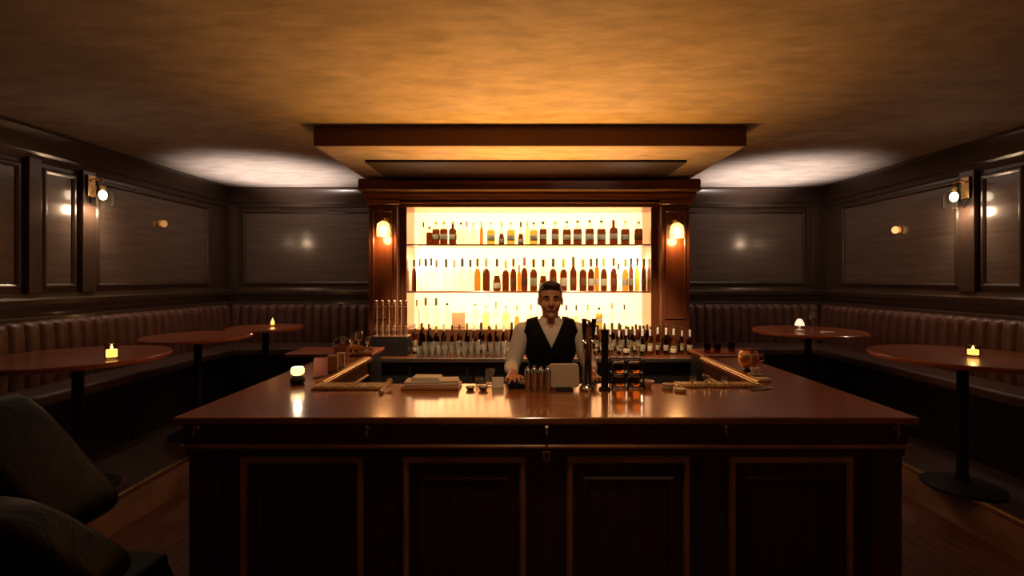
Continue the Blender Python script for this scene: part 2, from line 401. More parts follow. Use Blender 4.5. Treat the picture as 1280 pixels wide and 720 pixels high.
kp_(MB().prism([(5.25,2.6201),(5.25,2.645),(5.20,2.655),(5.19,2.685),(YB-.001,2.685),(YB-.001,2.6201)],lambda a,b,d:(d,a,b),-1.71,1.91),'architrave','bbh',bevel=.004)
kp_(B(-1.725,1.925,5.08,YB-.001,2.6851,2.70),'cornice_lip','brass',bevel=.004)
kp_(MB().prism([(5.10,2.7001),(5.09,2.79),(5.12,2.814),(YB-.001,2.814),(YB-.001,2.7001)],lambda a,b,d:(d,a,b),-1.72,1.92),'cornice','bbh',bevel=.004)
kp_(B(-1.275,1.475,5.80,5.83,1.18,2.545),'light_panel','panel')
kp_(B(-1.35,1.55,5.831,YB-.001,.002,2.545),'back_board','bb')
for z in (2.140,1.605):
    kp_(B(-1.2745,1.4745,5.44,5.799,z-.018,z),'shelf','bb',bevel=.004)
kp_(B(-1.2745,1.4745,5.38,5.799,.955,1.18),'sill','bb',bevel=.008)

# back counter (lower work top in front of the shelves)
bc=thing('back_counter','low work counter with steel edge and black cabinets under the bottles','counter',(.10,5.1,0))
def bcp(mb,name,mat,**k):
    o=mb.build(name,mat,bc,**k); o.matrix_parent_inverse=Matrix.Translation((-.10,-5.1,0)); return o
bcp(B(-1.66,1.88,4.80,5.25,.915,.95),'worktop','bb',bevel=.006)
bcp(B(-1.26,1.46,5.25,5.378,.915,.95),'worktop_ledge','bb')
bcp(B(-1.66,1.88,4.785,4.80,.912,.952),'steel_edge','steel',bevel=.003)
bcp(B(-1.63,1.85,4.86,5.25,.10,.9149),'carcass','cab')
bcp(B(-1.63,1.85,4.90,5.25,.002,.0999),'plinth','cab')
n=6
for i in range(n):
    x0=-1.62+i*3.46/n; x1=x0+3.46/n-.012
    d=bcp(B(x0,x1,4.838,4.859,.12,.905),'cabinet_door','cab',bevel=.004)
    MB().tube([(x1-.05,4.838,.78),(x1-.05,4.815,.78),(x1-.05,4.815,.86),(x1-.05,4.838,.86)],.005,8).build('handle','steel',d,smooth=40)

# service stations at the ends behind the arms
for x0,x1,y0,lab in ((-2.10,-1.32,4.28,'low dark side station with a red top carrying glassware behind the menus'),(1.60,2.10,4.18,'dark side station with a reddish top behind the copper mug')):
    st=thing('service_station',lab,'side station',((x0+x1)/2,y0+.2,0))
    cx=(x0+x1)/2; hw=(x1-x0)/2
    B(-hw,hw,-.2,.2,1.05,1.08).build('station_top','table',st,bevel=.006)
    B(-hw+.03,hw-.03,-.17,.2,.06,1.0499).build('cabinet','cab',st,bevel=.004)
    for s in (-1,1):
        d=B(s*hw*.5-hw*.44,s*hw*.5+hw*.44,-.185,-.1701,.10,1.02).build('door','cab',st,bevel=.004)
        MB().ball((s*.04,-.195,.60),.012).build('knob','oldbrass',d,smooth=60)
    B(-hw+.05,hw-.05,-.15,.2,.002,.0599).build('plinth','cab',st)

# ------------------------------------------------------------------ bottles
def bottle_proto(kind):
    P={ # (r, profile height, sq)
     'squat':([(.038,0),(.047,.008),(.048,.02),(.048,.155),(.044,.175),(.020,.195),(.0145,.205),(.0145,.255)],2.6,(.055,.115),.255,.275,.016),
     'square':([(.036,0),(.041,.006),(.042,.02),(.042,.165),(.038,.18),(.018,.192),(.015,.20),(.015,.245)],5,(.06,.12),.245,.272,.017),
     'tall':([(.030,0),(.036,.006),(.037,.02),(.037,.185),(.034,.215),(.018,.255),(.0135,.275),(.0135,.345)],2,(.06,.14),.33,.375,.0155),
     'shoulder':([(.036,0),(.041,.006),(.042,.02),(.042,.20),(.038,.225),(.019,.25),(.015,.26),(.015,.335)],2,(.055,.15),.32,.37,.017),
     'slim':([(.022,0),(.027,.006),(.028,.02),(.027,.22),(.022,.26),(.012,.285),(.012,.35)],2,(.07,.14),.34,.38,.014),
     'pear':([(.036,0),(.043,.01),(.046,.04),(.042,.10),(.030,.17),(.018,.23),(.014,.26),(.014,.33)],2,(.03,.09),.32,.36,.016),
     'round':([(.030,0),(.05,.03),(.056,.07),(.050,.115),(.028,.145),(.016,.16),(.015,.22)],2,(.05,.09),.21,.25,.019),
    }[kind]
    return P
BOT={}
def bottle(kind,glass,cap,label,loc,lab,group,scale=1.0,rz=0):
    key=(kind,glass,cap,label)
    if key not in BOT:
        prof,sq,(l0,l1),c0,c1,cr=bottle_proto(kind)
        o=MB().lathe(prof,n=18,sq=sq).build('bottle','g_'+glass,smooth=45)
        if glass not in('clear','dark'):          # empty neck above the liquid
            o.data.materials.append(M['g_clear'])
            zf=max(p[1] for p in prof if p[0]>=(.75 if kind in('squat','square') else .42)*max(q[0] for q in prof))
            for p in o.data.polygons:
                if p.center.z>zf: p.material_index=1
        MB().lathe([(cr,c0-(.006 if kind in('squat','square','round') else .048)),(cr*1.05,c0),(cr*1.05,c1-.004),(cr*.8,c1)],n=12).build('cap',cap,o,smooth=40)
        if label:
            r=max(p[0] for p in prof)*1.012
            if kind=='pear': r*=1.0
            MB().lathe([(r*.99,l0),(r,l0+.001),(r,l1-.001),(r*.99,l1)],n=18,sq=sq).build('label',label,o,smooth=45)
        BOT[key]=o; b=o
    else: b=copy_tree(BOT[key])
    b.location=loc; b.scale=(scale,)*3; b.rotation_euler=(0,0,rz)
    tag(b,lab,'bottle',group); return b
DESC={'squat':'squat','square':'square','tall':'tall','shoulder':'broad-shouldered','slim':'slim','pear':'pear-shaped','round':'round-bellied'}
GD={'amber':'amber','brown':'brown','dark':'near-black','clear':'clear','gold':'golden','green':'olive-green'}
def cx2x(cx,Y): return (500+cx/4.0-650)*Y/600.0
YS=5.60
def row(items,z,Y,where,group):
    for i,(cx,kind,glass,cap,lbl,sc) in enumerate(items):
        lab='%s %s bottle %s, %s from the tap pipes end'%(GD[glass],DESC[kind],where,ORD[i+1])
        bottle(kind,glass,cap,lbl,(cx2x(cx,Y),Y+random.uniform(-.02,.02),z+.0005),lab,group,sc)
D_,G_,R_='cap_d','cap_g','cap_r'
top=[(118,'slim','clear',D_,None,.7),(148,'square','brown',R_,None,.78),(180,'square','brown',G_,'paper',1.0),(221,'square','brown',G_,'paper',1.0),(264,'square','dark',G_,'paper',1.0),
 (305,'squat','clear',D_,None,.95),(335,'slim','clear',R_,None,.72),(367,'squat','clear',G_,None,.95),(408,'slim','amber',G_,None,.72),(455,'squat','green',G_,'paper',.95),(508,'pear','brown',G_,'paper',.75),
 (555,'squat','green',G_,'paper',.95),(604,'pear','brown',D_,'paper',.75),(637,'slim','gold',G_,None,.74),(668,'squat','green',D_,'paper',.95),(715,'square','brown',D_,'paper',1.0),(776,'square','brown',G_,'paper',1.02),(835,'squat','brown',D_,'paper',1.02),
 (888,'squat','brown',D_,'paper',1.04),(948,'squat','brown',D_,'paper',1.05),(1008,'squat','brown',D_,'paper',1.05),(1066,'square','dark',D_,'paper',1.06),(1127,'squat','brown',G_,'paper',1.04),(1191,'square','brown',G_,'paperd',1.02)]
row(top,2.140,YS,'on the top shelf','bottles on the top lit shelf')
mid=[(72,'slim','dark',D_,None,.95),(100,'slim','clear',G_,None,.98),(130,'tall','clear',D_,None,1.0),(155,'slim','clear',D_,None,1.0),(183,'tall','clear',G_,None,.96),(230,'shoulder','clear',D_,None,1.0),(270,'tall','clear',G_,None,.96),(312,'shoulder','clear',D_,None,1.02),(352,'tall','clear',D_,None,.97),
 (388,'tall','amber',D_,None,1.0),(432,'shoulder','brown',G_,None,1.02),(485,'pear','brown',D_,'paper',1.03),(528,'shoulder','brown',G_,None,.96),(567,'tall','brown',D_,'paperd',1.0),(596,'slim','amber',G_,None,.80),(622,'tall','brown',R_,'paperd',1.04),(668,'shoulder','brown',D_,'paper',1.0),(716,'pear','brown',D_,'paper',1.02),(766,'shoulder','brown',D_,'paperd',1.02),
 (818,'shoulder','brown',G_,'paper',1.0),(866,'tall','dark',D_,'paperd',1.06),(915,'shoulder','brown',G_,'paperd',1.0),(955,'tall','brown',D_,'paper',1.0),(985,'slim','amber',D_,'paper',1.0),(1020,'tall','brown',G_,'paper',1.0),(1068,'tall','brown',R_,'paperd',1.02),(1095,'slim','clear',D_,None,.85),(1125,'tall','amber',G_,'paper',.98),(1155,'slim','brown',D_,'paper',1.0),(1187,'slim','green',D_,None,1.0),(1218,'slim','brown',D_,'paperd',.98)]
row(mid,1.605,YS,'on the middle shelf','bottles on the middle lit shelf')
low=[(85,'tall','clear',G_,None,.85),(130,'shoulder','clear',D_,None,.93),(180,'shoulder','clear',D_,None,.92),(235,'squat','clear',D_,None,1.02),(375,'squat','clear',G_,None,1.0),(430,'squat','gold',G_,None,.9),(480,'tall','clear',G_,None,.8),(530,'squat','gold',G_,None,.9),(585,'pear','green',G_,None,.72),(655,'pear','gold',G_,None,.74),(832,'pear','green',D_,None,.72),(882,'pear','gold',D_,None,.72),(940,'tall','clear',G_,None,.7),(995,'square','green',D_,'paper',.85),(1060,'tall','clear',G_,None,.75),(1120,'slim','clear',D_,None,.7)]
row(low,1.18,5.62,'on the sill below the shelves','bottles on the sill')
t=tag(B(-.075,.075,-.04,.04,0,.17).build('gift_box','tan',loc=(cx2x(293,5.62),5.62,1.1805),bevel=.004),'tan cardboard bottle box on the sill below the lit shelves','box')

# crowd of bottles on the back counter, either side of the bartender
kinds=['tall','shoulder','slim','pear','tall','slim']
def crowd(x0,x1,pitch,Y,z,gl,caps,lbls,sc,where,group,anchor):
    n=int((x1-x0)/pitch)+1
    for i in range(n):
        k=kinds[(i*5+int(Y*10))%6]; g=gl[(i*7+3)%len(gl)]; c=caps[(i*3)%len(caps)]; l=lbls[(i*5)%len(lbls)]
        hz=bottle_proto(k)[4]; s=sc*random.uniform(.9,1.06)/hz*.30
        lab='%s %s bottle in the %s, %s from %s'%(GD[g],DESC[k],where,ORD[i+1],anchor)
        bottle(k,g,c,l,(x0+i*pitch+random.uniform(-.006,.006),Y+random.uniform(-.012,.012),z+.0005),lab,group,s)
crowd(-1.16,-.02,.082,5.28,.95,['dark','brown','dark','amber','dark'],['ceram',G_,R_,D_],['paper','paperd',None],1.0,'rear counter row','bottles crowding the counter by the tap pipes','the tap pipes')
crowd(-1.12,.02,.080,5.14,.95,['dark','brown','dark','clear'],[D_,'ceram',G_],['paper',None,'paperd'],.88,'front counter row','bottles crowding the counter by the tap pipes','the tap pipes')
crowd(.70,1.42,.078,5.30,.95,['dark','brown','amber','dark','green'],[D_,G_,R_],['paper','paperd'],1.0,'rear row beyond the chrome tap','bottles crowding the counter beyond the chrome tap','the bartender')
crowd(.66,1.74,.083,5.165,.95,['dark','gold','clear','gold','brown'],[D_,'ceram',G_],['paper',None,'paper'],1.0,'middle row beyond the chrome tap','bottles crowding the counter beyond the chrome tap','the bartender')
crowd(.70,1.80,.083,5.03,.95,['clear','gold','amber','gold'],['ceram',G_,'ceram'],['paper','cream','paper'],.92,'front row beyond the chrome tap','bottles crowding the counter beyond the chrome tap','the bartender')

# drinking glasses along the counter edge
TUM=[]
def tumbler(x,y,z,r,h,lab,group=None,mat='g_thin'):
    key=(round(r,4),round(h,4),mat)
    o=next((q for k,q in TUM if k==key),None)
    if o is None:
        o=MB().lathe([(r*.82,0),(r*.86,.004),(r,h),(r*.93,h),(r*.78,.014),(.001,.012)],n=18).build('tumbler',mat,smooth=45); TUM.append((key,o))
    else: o=copy_tree(o)
    o.location=(x,y,z+.0005); tag(o,lab,'glass',group); return o
for i in range(16):
    tumbler(-1.02+i*.066,4.86,.95,.029,.115,'clear tumbler in the front row of the low work counter, %s from the tap pipes'%ORD[i+1],'tumblers lined up on the work counter')
for i in range(14):
    tumbler(-.98+i*.068,4.95,.95,.031,.145,'taller glass standing behind the tumbler row, %s from the tap pipes'%ORD[i+1],'tall glasses behind the tumblers')
for i in range(6):
    wine_glass(.78+i*.085,4.90,.95,.17,'empty stemmed glass on the work counter, %s counting away from the chrome tap'%ORD[i+1],wine=False,group='stemmed glasses on the work counter')

# vertical tap pipes by the pilaster
tp=thing('tap_pipes','row of six upright bronze tap pipes with ball tops on a dark box','beer tap',(0,0,0))
Yp=5.02
x0=at(466,0,Yp)[0]; x1=at(512,0,Yp)[0]; zb=at(0,447,Yp)[2]
tp.location=((x0+x1)/2,Yp,.95); hw=(x1-x0)/2
B(-hw,hw,-.08,.08,.0005,.19).build('housing','cab',tp,bevel=.008)
B(-hw,hw,-.085,.085,.1905,.205).build('housing_top','bronze',tp,bevel=.004)
for i in range(6):
    X=-hw+.035+i*(2*hw-.07)/5
    p=MB().lathe([(.017,.2055),(.013,.22),(.013,.52),(.016,.525),(.016,.535),(.011,.54)],c=(X,0,0),n=14).build('pipe','bronze',tp,smooth=40)
    MB().ball((X,0,.558),.018).build('ball_top','bronze',p,smooth=60)
    MB().tube([(X,-.013,.30),(X,-.05,.30),(X,-.055,.27)],.008,8).build('spout','bronze',p,smooth=40)
MB().tube([(-hw+.02,-.012,.50),(hw-.02,-.012,.50)],.007,8).build('cross_bar','bronze',tp,smooth=40)
# tall dark rack of bottles left of the sill: slatted wood screen
# ------------------------------------------------------------------ things on the front bar
def put(px,py,z=ZB): # ground a pixel on height z
    Y=(HC-z)*600/(py-348); return ((px-650)*Y/600,Y)
Yc=2.86
def X_(px,Y=Yc): return (px-650)*Y/600
# bar mat (left) with citrus
t=thing('bar_mat','long golden-brown ribbed bar mat at the corner of the counter','bar mat',(X_(440),2.84,ZB+.0005))
B(-.215,.215,-.055,.075,0,.012).build('mat',pbr('mat_rubber',(.45,.30,.12),.45,noise=.4,scale=40),t,bevel=.004)
mb=MB()
for i in range(22): mb.box(-.205+i*.019,-.195+i*.019,-.048,.068,.0121,.020)
mb.build('ribs',pbr('mat_ribs',(.55,.40,.18),.4,noise=.4,scale=50),t)
t=thing('muddler','pale turned wooden muddler leaning off the bar mat edge','muddler',(X_(486),2.735,ZB+.001))
mb=MB().tube([(0,-.05,.012),(0,.0,.013),(.008,.06,.030),(.012,.09,.040)],[.011,.014,.010,.016],12)
mb.build('rod',pbr('pale_wood',(.72,.50,.24),.4),t,smooth=50); MB().ball((.012,.095,.042),.019).build('knob',M['tan'],t,smooth=60)
# chopping board with folded cloths
t=thing('serving_board','flat wooden serving board carrying folded white cloths','board',(X_(541),2.86,ZB+.0005))
B(-.175,.165,-.075,.085,0,.022).build('board',pbr('board_wood',(.50,.27,.12),.45,noise=.3,scale=9,stretch=(.6,6,6)),t,bevel=.006)
MB().tube([(.155,.08,.023),(.10,.08,.026),(.06,.08,.023)],.006,8).build('handle','oldbrass',t,smooth=40)
for i,(dx,dy,w,d,z,h,rz,lab) in enumerate(((-.055,.005,.11,.065,.0235,.022,.03,'wide white bar cloth, lowest of the folded stack on the board'),(-.035,.012,.085,.055,.0465,.020,-.05,'white bar cloth folded on top of the stack'),(.095,.0,.062,.06,.0235,.030,.12,'plump folded cloth at the end of the board by the glass'))):
    c=thing('bar_cloth',lab,'cloth',(X_(541)+dx,2.86+dy,ZB+z),rz)
    mb=MB()
    for k in range(2): mb.box(-w+.003*k,w-.003*k,-d+.002*k,d-.002*k,k*h/2+.0002,(k+1)*h/2)
    mb.build('folded_layers','white',c,bevel=.006,seg=3)
# small objects between board and bartender
tumbler(X_(600,2.90),2.88,ZB,.026,.05,'short tumbler at the counter edge beside the white cloths')
tumbler(X_(612,2.90),2.93,ZB,.030,.095,'tall clear glass between the cloths and the white card')
for i,(px,yy,nm,lab) in enumerate(((588,2.80,'dish','little dark dish in front of the serving board end'),(604,2.79,'dish','little dark dish holding a white lump near the short tumbler'))):
    c=thing('small_dish',lab,'dish',(X_(px,yy),yy,ZB+.0005))
    MB().lathe([(.018,0),(.03,.018),(.027,.018),(.016,.004),(.001,.004)],n=18).build('bowl','bar',c,smooth=40)
    if i: MB().ball((0,0,.018),(.018,.016,.012)).build('lump','white',c,smooth=60)
    else: MB().ball((0,0,.014),(.016,.016,.008)).build('olives',M['cap_g'],c,smooth=60)
t=thing('menu_card','small white folded tent card beside the resting hand','card',(X_(622),2.88,ZB+.0005),.1)
MB().prism([(-.035,0),(.035,0),(.004,.058),(-.004,.058)],lambda a,b,d:(d,a,b),-.035,.035).build('card','white',t,bevel=.002)
# mat under the hand
t=tag(B(-.07,.07,-.06,.06,0,.030).build('cushion_mat','black',loc=(X_(650,2.88),2.88,ZB+.0005),bevel=.008),'black rubber pad under the resting hand','mat')
# steel shakers
for i,px in enumerate((660,668,676.5,685)):
    r=.019; h=.138+.006*(i%2)
    s=thing('steel_shaker','steel cocktail shaker before the vest, %s counting from the resting hand'%ORD[i+1],'shaker',(X_(px,2.78),2.78-.012*(i%2),ZB+.0005),0,'steel shakers standing in a row')
    MB().lathe([(r*.8,0),(r*.85,.003),(r,h*.72)],n=20).build('cup','steel',s,smooth=40)
    MB().lathe([(r*1.02,h*.7201),(r*1.02,h*.75),(r*.8,h*.88),(r*.5,h*.93)],n=20).build('strainer_top','steel',s,smooth=40)
    MB().lathe([(r*.5,h*.9301),(r*.5,h*.985),(r*.3,h)],n=16).build('cap','steel',s,smooth=40)
# cream back of till screen
t=thing('till_screen','cream rounded back of a small till screen before the vest','screen',(X_(705,2.80),2.80,ZB+.0005))
def rrect(w,h,r,n=6):
    p=[]
    for cx,cy,a0 in ((w-r,h-r,0),(-w+r,h-r,90),(-w+r,-h+r,180),(w-r,-h+r,270)):
        for i in range(n+1):
            a=math.radians(a0+90*i/n); p.append((cx+r*math.cos(a),cy+r*math.sin(a)))
    return p
MB().prism(rrect(.088,.068,.022),lambda a,b,d:(a,d+ (b)*.12,.083+b),-.012,.014).build('shell','cream',t,bevel=.006,seg=3)
B(-.075,.075,.02,.026,.03,.14).build('glass_face','black',t)
B(-.05,.05,-.045,.06,0,.014).build('foot','cab',t,bevel=.004)
# tap towers
t=thing('tap_tower','chrome beer tap tower standing beside the till screen','beer tap',(X_(734,2.80),2.80,ZB+.0005))
MB().lathe([(.045,0),(.045,.012),(.032,.025),(.026,.04),(.026,.36),(.032,.37),(.032,.385),(.020,.405),(.001,.412)],n=24).build('column','chrome',t,smooth=40)
for s in (-1,1):
    fz=MB().tube([(s*.02,-.015,.30),(s*.025,-.07,.30),(s*.025,-.085,.28),(s*.025,-.085,.25)],[.010,.010,.009,.007],10).build('faucet','chrome',t,smooth=40)
    MB().tube([(s*.025,-.06,.305),(s*.027,-.07,.35),(s*.028,-.072,.42)],[.006,.011,.014],10).build('tap_handle','cab',fz,smooth=40)
t=thing('tap_tower','slim black tap post between the chrome tower and the jar rack','beer tap',(X_(756,2.80),2.80,ZB+.0005))
MB().lathe([(.035,0),(.035,.01),(.021,.018),(.020,.33),(.023,.335),(.023,.35),(.001,.358)],n=20).build('column','black',t,smooth=40)
MB().tube([(0,.018,.27),(0,.06,.27),(0,.068,.24)],.009,8).build('faucet','black',t,smooth=40)
# jar rack
t=thing('jar_rack','black two-tier wire rack holding four glass jars','rack',(X_(783,2.86),2.86,ZB+.0005))
mb=MB()
for sx in (-.092,.0,.092):
    for sy in (-.04,.04): mb.box(sx-.004,sx+.004,sy-.004,sy+.004,0,.168)
for y in (-.044,.036): mb.box(-.096,.096,y,y+.008,.164,.170)
rk=mb.build('uprights','black',t)
for z in (.008,.088): B(-.096,.096,-.045,.045,z,z+.005).build('tier','black',t,bevel=.002)
for i,(dx,z,w) in enumerate(((-.046,.0135,'lower rack tier beside the black post'),(.046,.0135,'lower rack tier beside the white bowl'),(-.046,.0935,'upper rack tier beside the black post'),(.046,.0935,'upper rack tier beside the white bowl'))):
    j=thing('jar','golden jar with pale lid on the %s'%w,'jar',(X_(783,2.86)+dx,2.86,ZB+z+.0005),0,'jars in the wire rack')
    MB().lathe([(.030,0),(.034,.004),(.034,.045),(.028,.052)],n=18).build('glass','g_amber',j,smooth=40)
    MB().lathe([(.030,.0521),(.030,.062),(.026,.064)],n=18).build('lid','cream',j,smooth=40)
# clutter to the right of the rack
t=thing('nut_bowl','white ceramic bowl beside the jar rack','bowl',(X_(808,2.86),2.86,ZB+.0005))
MB().lathe([(.022,0),(.028,.004),(.046,.040),(.042,.040),(.024,.010),(.001,.009)],n=24).build('bowl','ceram',t,smooth=40)
MB().ball((0,0,.030),(.036,.036,.014)).build('nuts','tan',t,smooth=60)
t=thing('bar_mat','narrow gold bar mat laid along the counter edge toward the copper mug','bar mat',(X_(893,2.90),2.90,ZB+.0005))
B(-.24,.27,-.045,.045,0,.012).build('mat',pbr('mat_gold',(.62,.42,.18),.4,noise=.5,scale=45),t,bevel=.004)
mb=MB()
for i in range(26): mb.box(-.23+i*.0188,-.22+i*.0188,-.038,.038,.0121,.019)
mb.build('ribs',pbr('mat_gold_ribs',(.75,.55,.25),.35,noise=.5,scale=60),t)
for i,(px,lab) in enumerate(((834,'round cork coaster stack beside the white bowl'),(845,'shorter coaster stack touching the end of the gold mat'))):
    for k in range(3-i):
        tag(MB().lathe([(.030,0),(.032,.002),(.032,.008),(.030,.010)],n=24).build('coaster',['tan','cream','tan'][k],loc=(X_(px,2.82)+.002*k,2.82-.07*i,ZB+.0006+.0105*k),smooth=40),
            '%s, %s coaster from the bottom'%(lab,ORD[k+1]),'coaster','coasters on the counter')
for i,(px,y,lab) in enumerate(((866,2.90,'shot glass on the gold mat, nearer the coasters'),(884,2.91,'shot glass at the middle of the gold mat'),(905,2.90,'shot glass on the gold mat, nearer the copper mug'))):
    tumbler(X_(px,y),y,ZB+.0195,.020,.040,lab,'shot glasses on the gold mat')
t=thing('bar_tongs','steel bar tongs lying at the end of the gold mat','tongs',(X_(950,2.80),2.80,ZB+.001),.2)
mb=MB().tube([(-.07,.012,.004),(.0,.008,.007),(.07,.0,.004)],.004,8).tube([(-.07,-.012,.004),(.0,-.008,.007),(.07,.0,.004)],.004,8)
mb.build('arms','steel',t,smooth=40); MB().ball((.072,0,.005),.006).build('hinge','steel',t,smooth=50)
# right arm: copper mug, cups
x,y=1.60,3.36
t=thing('copper_mug','round copper mug with white band on the bar arm','mug',(x,y,ZB+.0005))
MB().lathe([(.035,0),(.04,.006),(.030,.02)],n=24).build('foot','black',t,smooth=40)
MB().lathe([(.030,.0201),(.058,.045),(.070,.085),(.062,.125),(.048,.145),(.044,.145),(.057,.122),(.062,.085),(.001,.05)],n=28).build('body','copper',t,smooth=50)
MB().lathe([(.0655,.113),(.0665,.117),(.0645,.126),(.060,.130)],n=28).build('band','ceram',t,smooth=40)
MB().tube([(.062,0,.115),(.10,0,.11),(.105,0,.075),(.064,0,.06)],.007,10).build('handle','copper',t,smooth=40)
MB().ball((.02,.01,.148),(.026,.02,.012)).build('garnish',M['cap_r'],t,smooth=60)
x,y=put(946,470)
t=thing('white_cup','small white cup on a saucer behind the napkin','cup',(x,y+.03,ZB+.0005))
MB().lathe([(.03,0),(.045,.008),(.043,.010),(.02,.005)],n=24).build('saucer','ceram',t,smooth=40)
MB().lathe([(.016,.0101),(.020,.013),(.030,.05),(.027,.05),(.015,.016),(.001,.016)],n=24).build('cup','ceram',t,smooth=40)
x,y=put(948,474)
t=tag(B(-.04,.04,-.035,.035,0,.020).build('folded_napkin','white',loc=(x,y-.06,ZB+.0005),bevel=.006),'white folded napkin beside the white cup on the bar arm','napkin')
# left arm: candle jar, menus
x,y=put(372,480)
t=thing('candle_jar','black-based candle jar with a glowing white top at the bar corner','candle',(x,y,ZB+.0005))
MB().lathe([(.033,0),(.042,.008),(.044,.030),(.030,.045),(.026,.055)],n=24).build('base','black',t,smooth=40)
g=MB().lathe([(.026,.0551),(.038,.066),(.040,.090),(.032,.104),(.028,.104),(.035,.090),(.034,.068),(.001,.060)],n=24).build('frosted_cup','wax',t,smooth=50)
MB().lathe([(.001,.062),(.010,.070),(.009,.082),(.001,.10)],n=10).build('flame','flame',g,smooth=60)
light_=bpy.data.lights.new('candle_light','POINT'); light_.energy=.8; light_.color=(1,.7,.45); light_.shadow_soft_size=.02
lo_=bpy.data.objects.new('candle_light',light_); COL.objects.link(lo_); lo_.location=(x,y,ZB+.14)
for i,(px,py,w,h,mt,lab) in enumerate(((401,472,.040,.13,'red','tall red drinks menu standing upright on the bar arm, closest to the candle jar'),(416,466,.033,.12,'tan','tan drinks menu standing in the middle of three'),(426,461,.028,.115,'cream','cream drinks menu standing closest to the side station'))):
    x,y=put(px,py)
    t=thing('menu_stand',lab,'menu',(x,y,ZB+.0005),.25)
    B(-w,w,-.022,.022,.0121,h).build('booklet',mt,t,bevel=.003); B(-w-.006,w+.006,-.03,.03,0,.012).build('foot','bar',t,bevel=.003)
# glassware on the station
zt=1.0805
for i,(x,y,h) in enumerate(((-1.62,4.40,.14),(-1.54,4.42,.17),(-1.47,4.38,.19),(-1.42,4.47,.13))):
    wine_glass(x,y,zt,h,'stemmed glass on the red-topped side station, %s counting toward the tap pipes'%ORD[i+1],wine=False,group='glasses on the side station')
t=thing('wine_bottle','golden wine bottle lying on the red-topped side station','bottle',(-1.50,4.31,zt+.0405),0)
o=MB().lathe([(.036,-.12),(.039,-.11),(.039,.05),(.018,.09),(.014,.10),(.014,.17)],n=20).build('glass','g_gold',t,smooth=45); o.rotation_euler=(0,PI/2,0)
o=MB().lathe([(.016,.1701),(.016,.18)],n=14).build('cork','tan',t,smooth=45); o.rotation_euler=(0,PI/2,0)
t=thing('ice_bucket','round copper ice bucket at the end of the left bar arm','bucket',(-1.41,3.80,ZB+.0005))
MB().lathe([(.045,0),(.05,.004),(.062,.12),(.058,.12),(.046,.012),(.001,.010)],n=28).build('bucket',M['red'],t,smooth=40)
MB().tube([(-.062,0,.10),(-.075,0,.11),(-.06,0,.16),(0,0,.19),(.06,0,.16),(.075,0,.11),(.062,0,.10)],.004,8).build('handle','steel',t,smooth=40)
for i,(x,y) in enumerate(((1.70,4.36),(1.78,4.33),(1.93,4.38))):
    tumbler(x,y,zt,.032,.08,'low amber tumbler on the side station behind the copper mug, %s from the counter bottles'%ORD[i+1],'tumblers on the far side station','g_amber')

# ------------------------------------------------------------------ lamps
def light(name,typ,loc,energy,col,size=.05,rot=None,**k):
    l=bpy.data.lights.new(name,typ); l.energy=energy; l.color=col
    if typ in('POINT','SPOT'): l.shadow_soft_size=size
    else: l.size=size
    for a,b in k.items(): setattr(l,a,b)
    o=bpy.data.objects.new(name,l); COL.objects.link(o); o.location=loc
    if rot: o.rotation_euler=rot
    return o
def pil_sconce(x,y,z,lab):
    t=thing('wall_sconce',lab,'sconce',(x,y,z))
    B(-.035,.035,-.014,-.0005,-.02,.14).build('back_plate','oldbrass',t,bevel=.004)
    MB().tube([(0,-.012,.12),(0,-.06,.13),(0,-.085,.12),(0,-.085,.10)],.008,10).build('arm','oldbrass',t,smooth=40)
    MB().lathe([(.020,.085),(.026,.098),(.018,.105)],c=(0,-.085,0),n=18).build('collar','oldbrass',t,smooth=40)
    g=MB().lathe([(.062,-.075),(.070,-.07),(.072,.0),(.064,.06),(.030,.088),(.028,.086),(.062,.058),(.069,0),(.067,-.068)],c=(0,-.085,0),n=24)
    g.f=g.f[:-2]; g.build('glass_shade','shade',t,smooth=50)
    MB().ball((0,-.085,-.002),(.040,.040,.050)).build('bulb','bulbo',t,smooth=60)
    light('sconce_light','POINT',(x,y-.085,z-.10),PILS_W,(1,.50,.17),.05)
    return t
PILS_W=9; WALLS_W=5.5
pil_sconce((482-650)*.0088,5.279,HC+(348-287)*.00865,'glowing orange sconce on the pilaster above the tap pipes')
pil_sconce((843-650)*.0088,5.279,HC+(348-289)*.00865,'glowing orange sconce on the pilaster beside the far end of the bottle shelves')
def wall_sconce(X,Y,z,sg,lab):
    t=thing('wall_sconce',lab,'sconce',(X,Y,z))
    B(min(0.0005,sg*.018),max(-.0005,sg*.018),-.04,.04,.0,.20).build('back_plate','oldbrass',t,bevel=.003)
    MB().tube([(sg*.018,0,.15),(sg*.07,0,.17),(sg*.12,0,.15),(sg*.12,0,.11)],.009,10).build('arm','oldbrass',t,smooth=40)
    MB().lathe([(.018,.07),(.024,.10),(.012,.115)],c=(sg*.12,0,0),n=16).build('socket','oldbrass',t,smooth=40)
    g=MB().lathe([(.085,-.09),(.088,-.085),(.085,.02),(.05,.085),(.024,.10),(.022,.098),(.048,.083),(.082,.02),(.085,-.085)],c=(sg*.12,0,0),n=24)
    g.f=g.f[:-2]; g.build('glass_shade','g_clear',t,smooth=50)
    MB().ball((sg*.12,0,.015),(.034,.034,.045)).build('bulb','bulb',t,smooth=60)
    light('sconce_light','POINT',(X+sg*.12,Y,z-.12),WALLS_W,(1,.66,.40),.05)
wall_sconce(XL+.052,4.52,2.52,1,'clear-glass wall sconce with one bright bulb on the armchair side wall')
wall_sconce(XR-.052,4.50,2.50,-1,'clear-glass wall sconce with one bright bulb above the large reddish table')
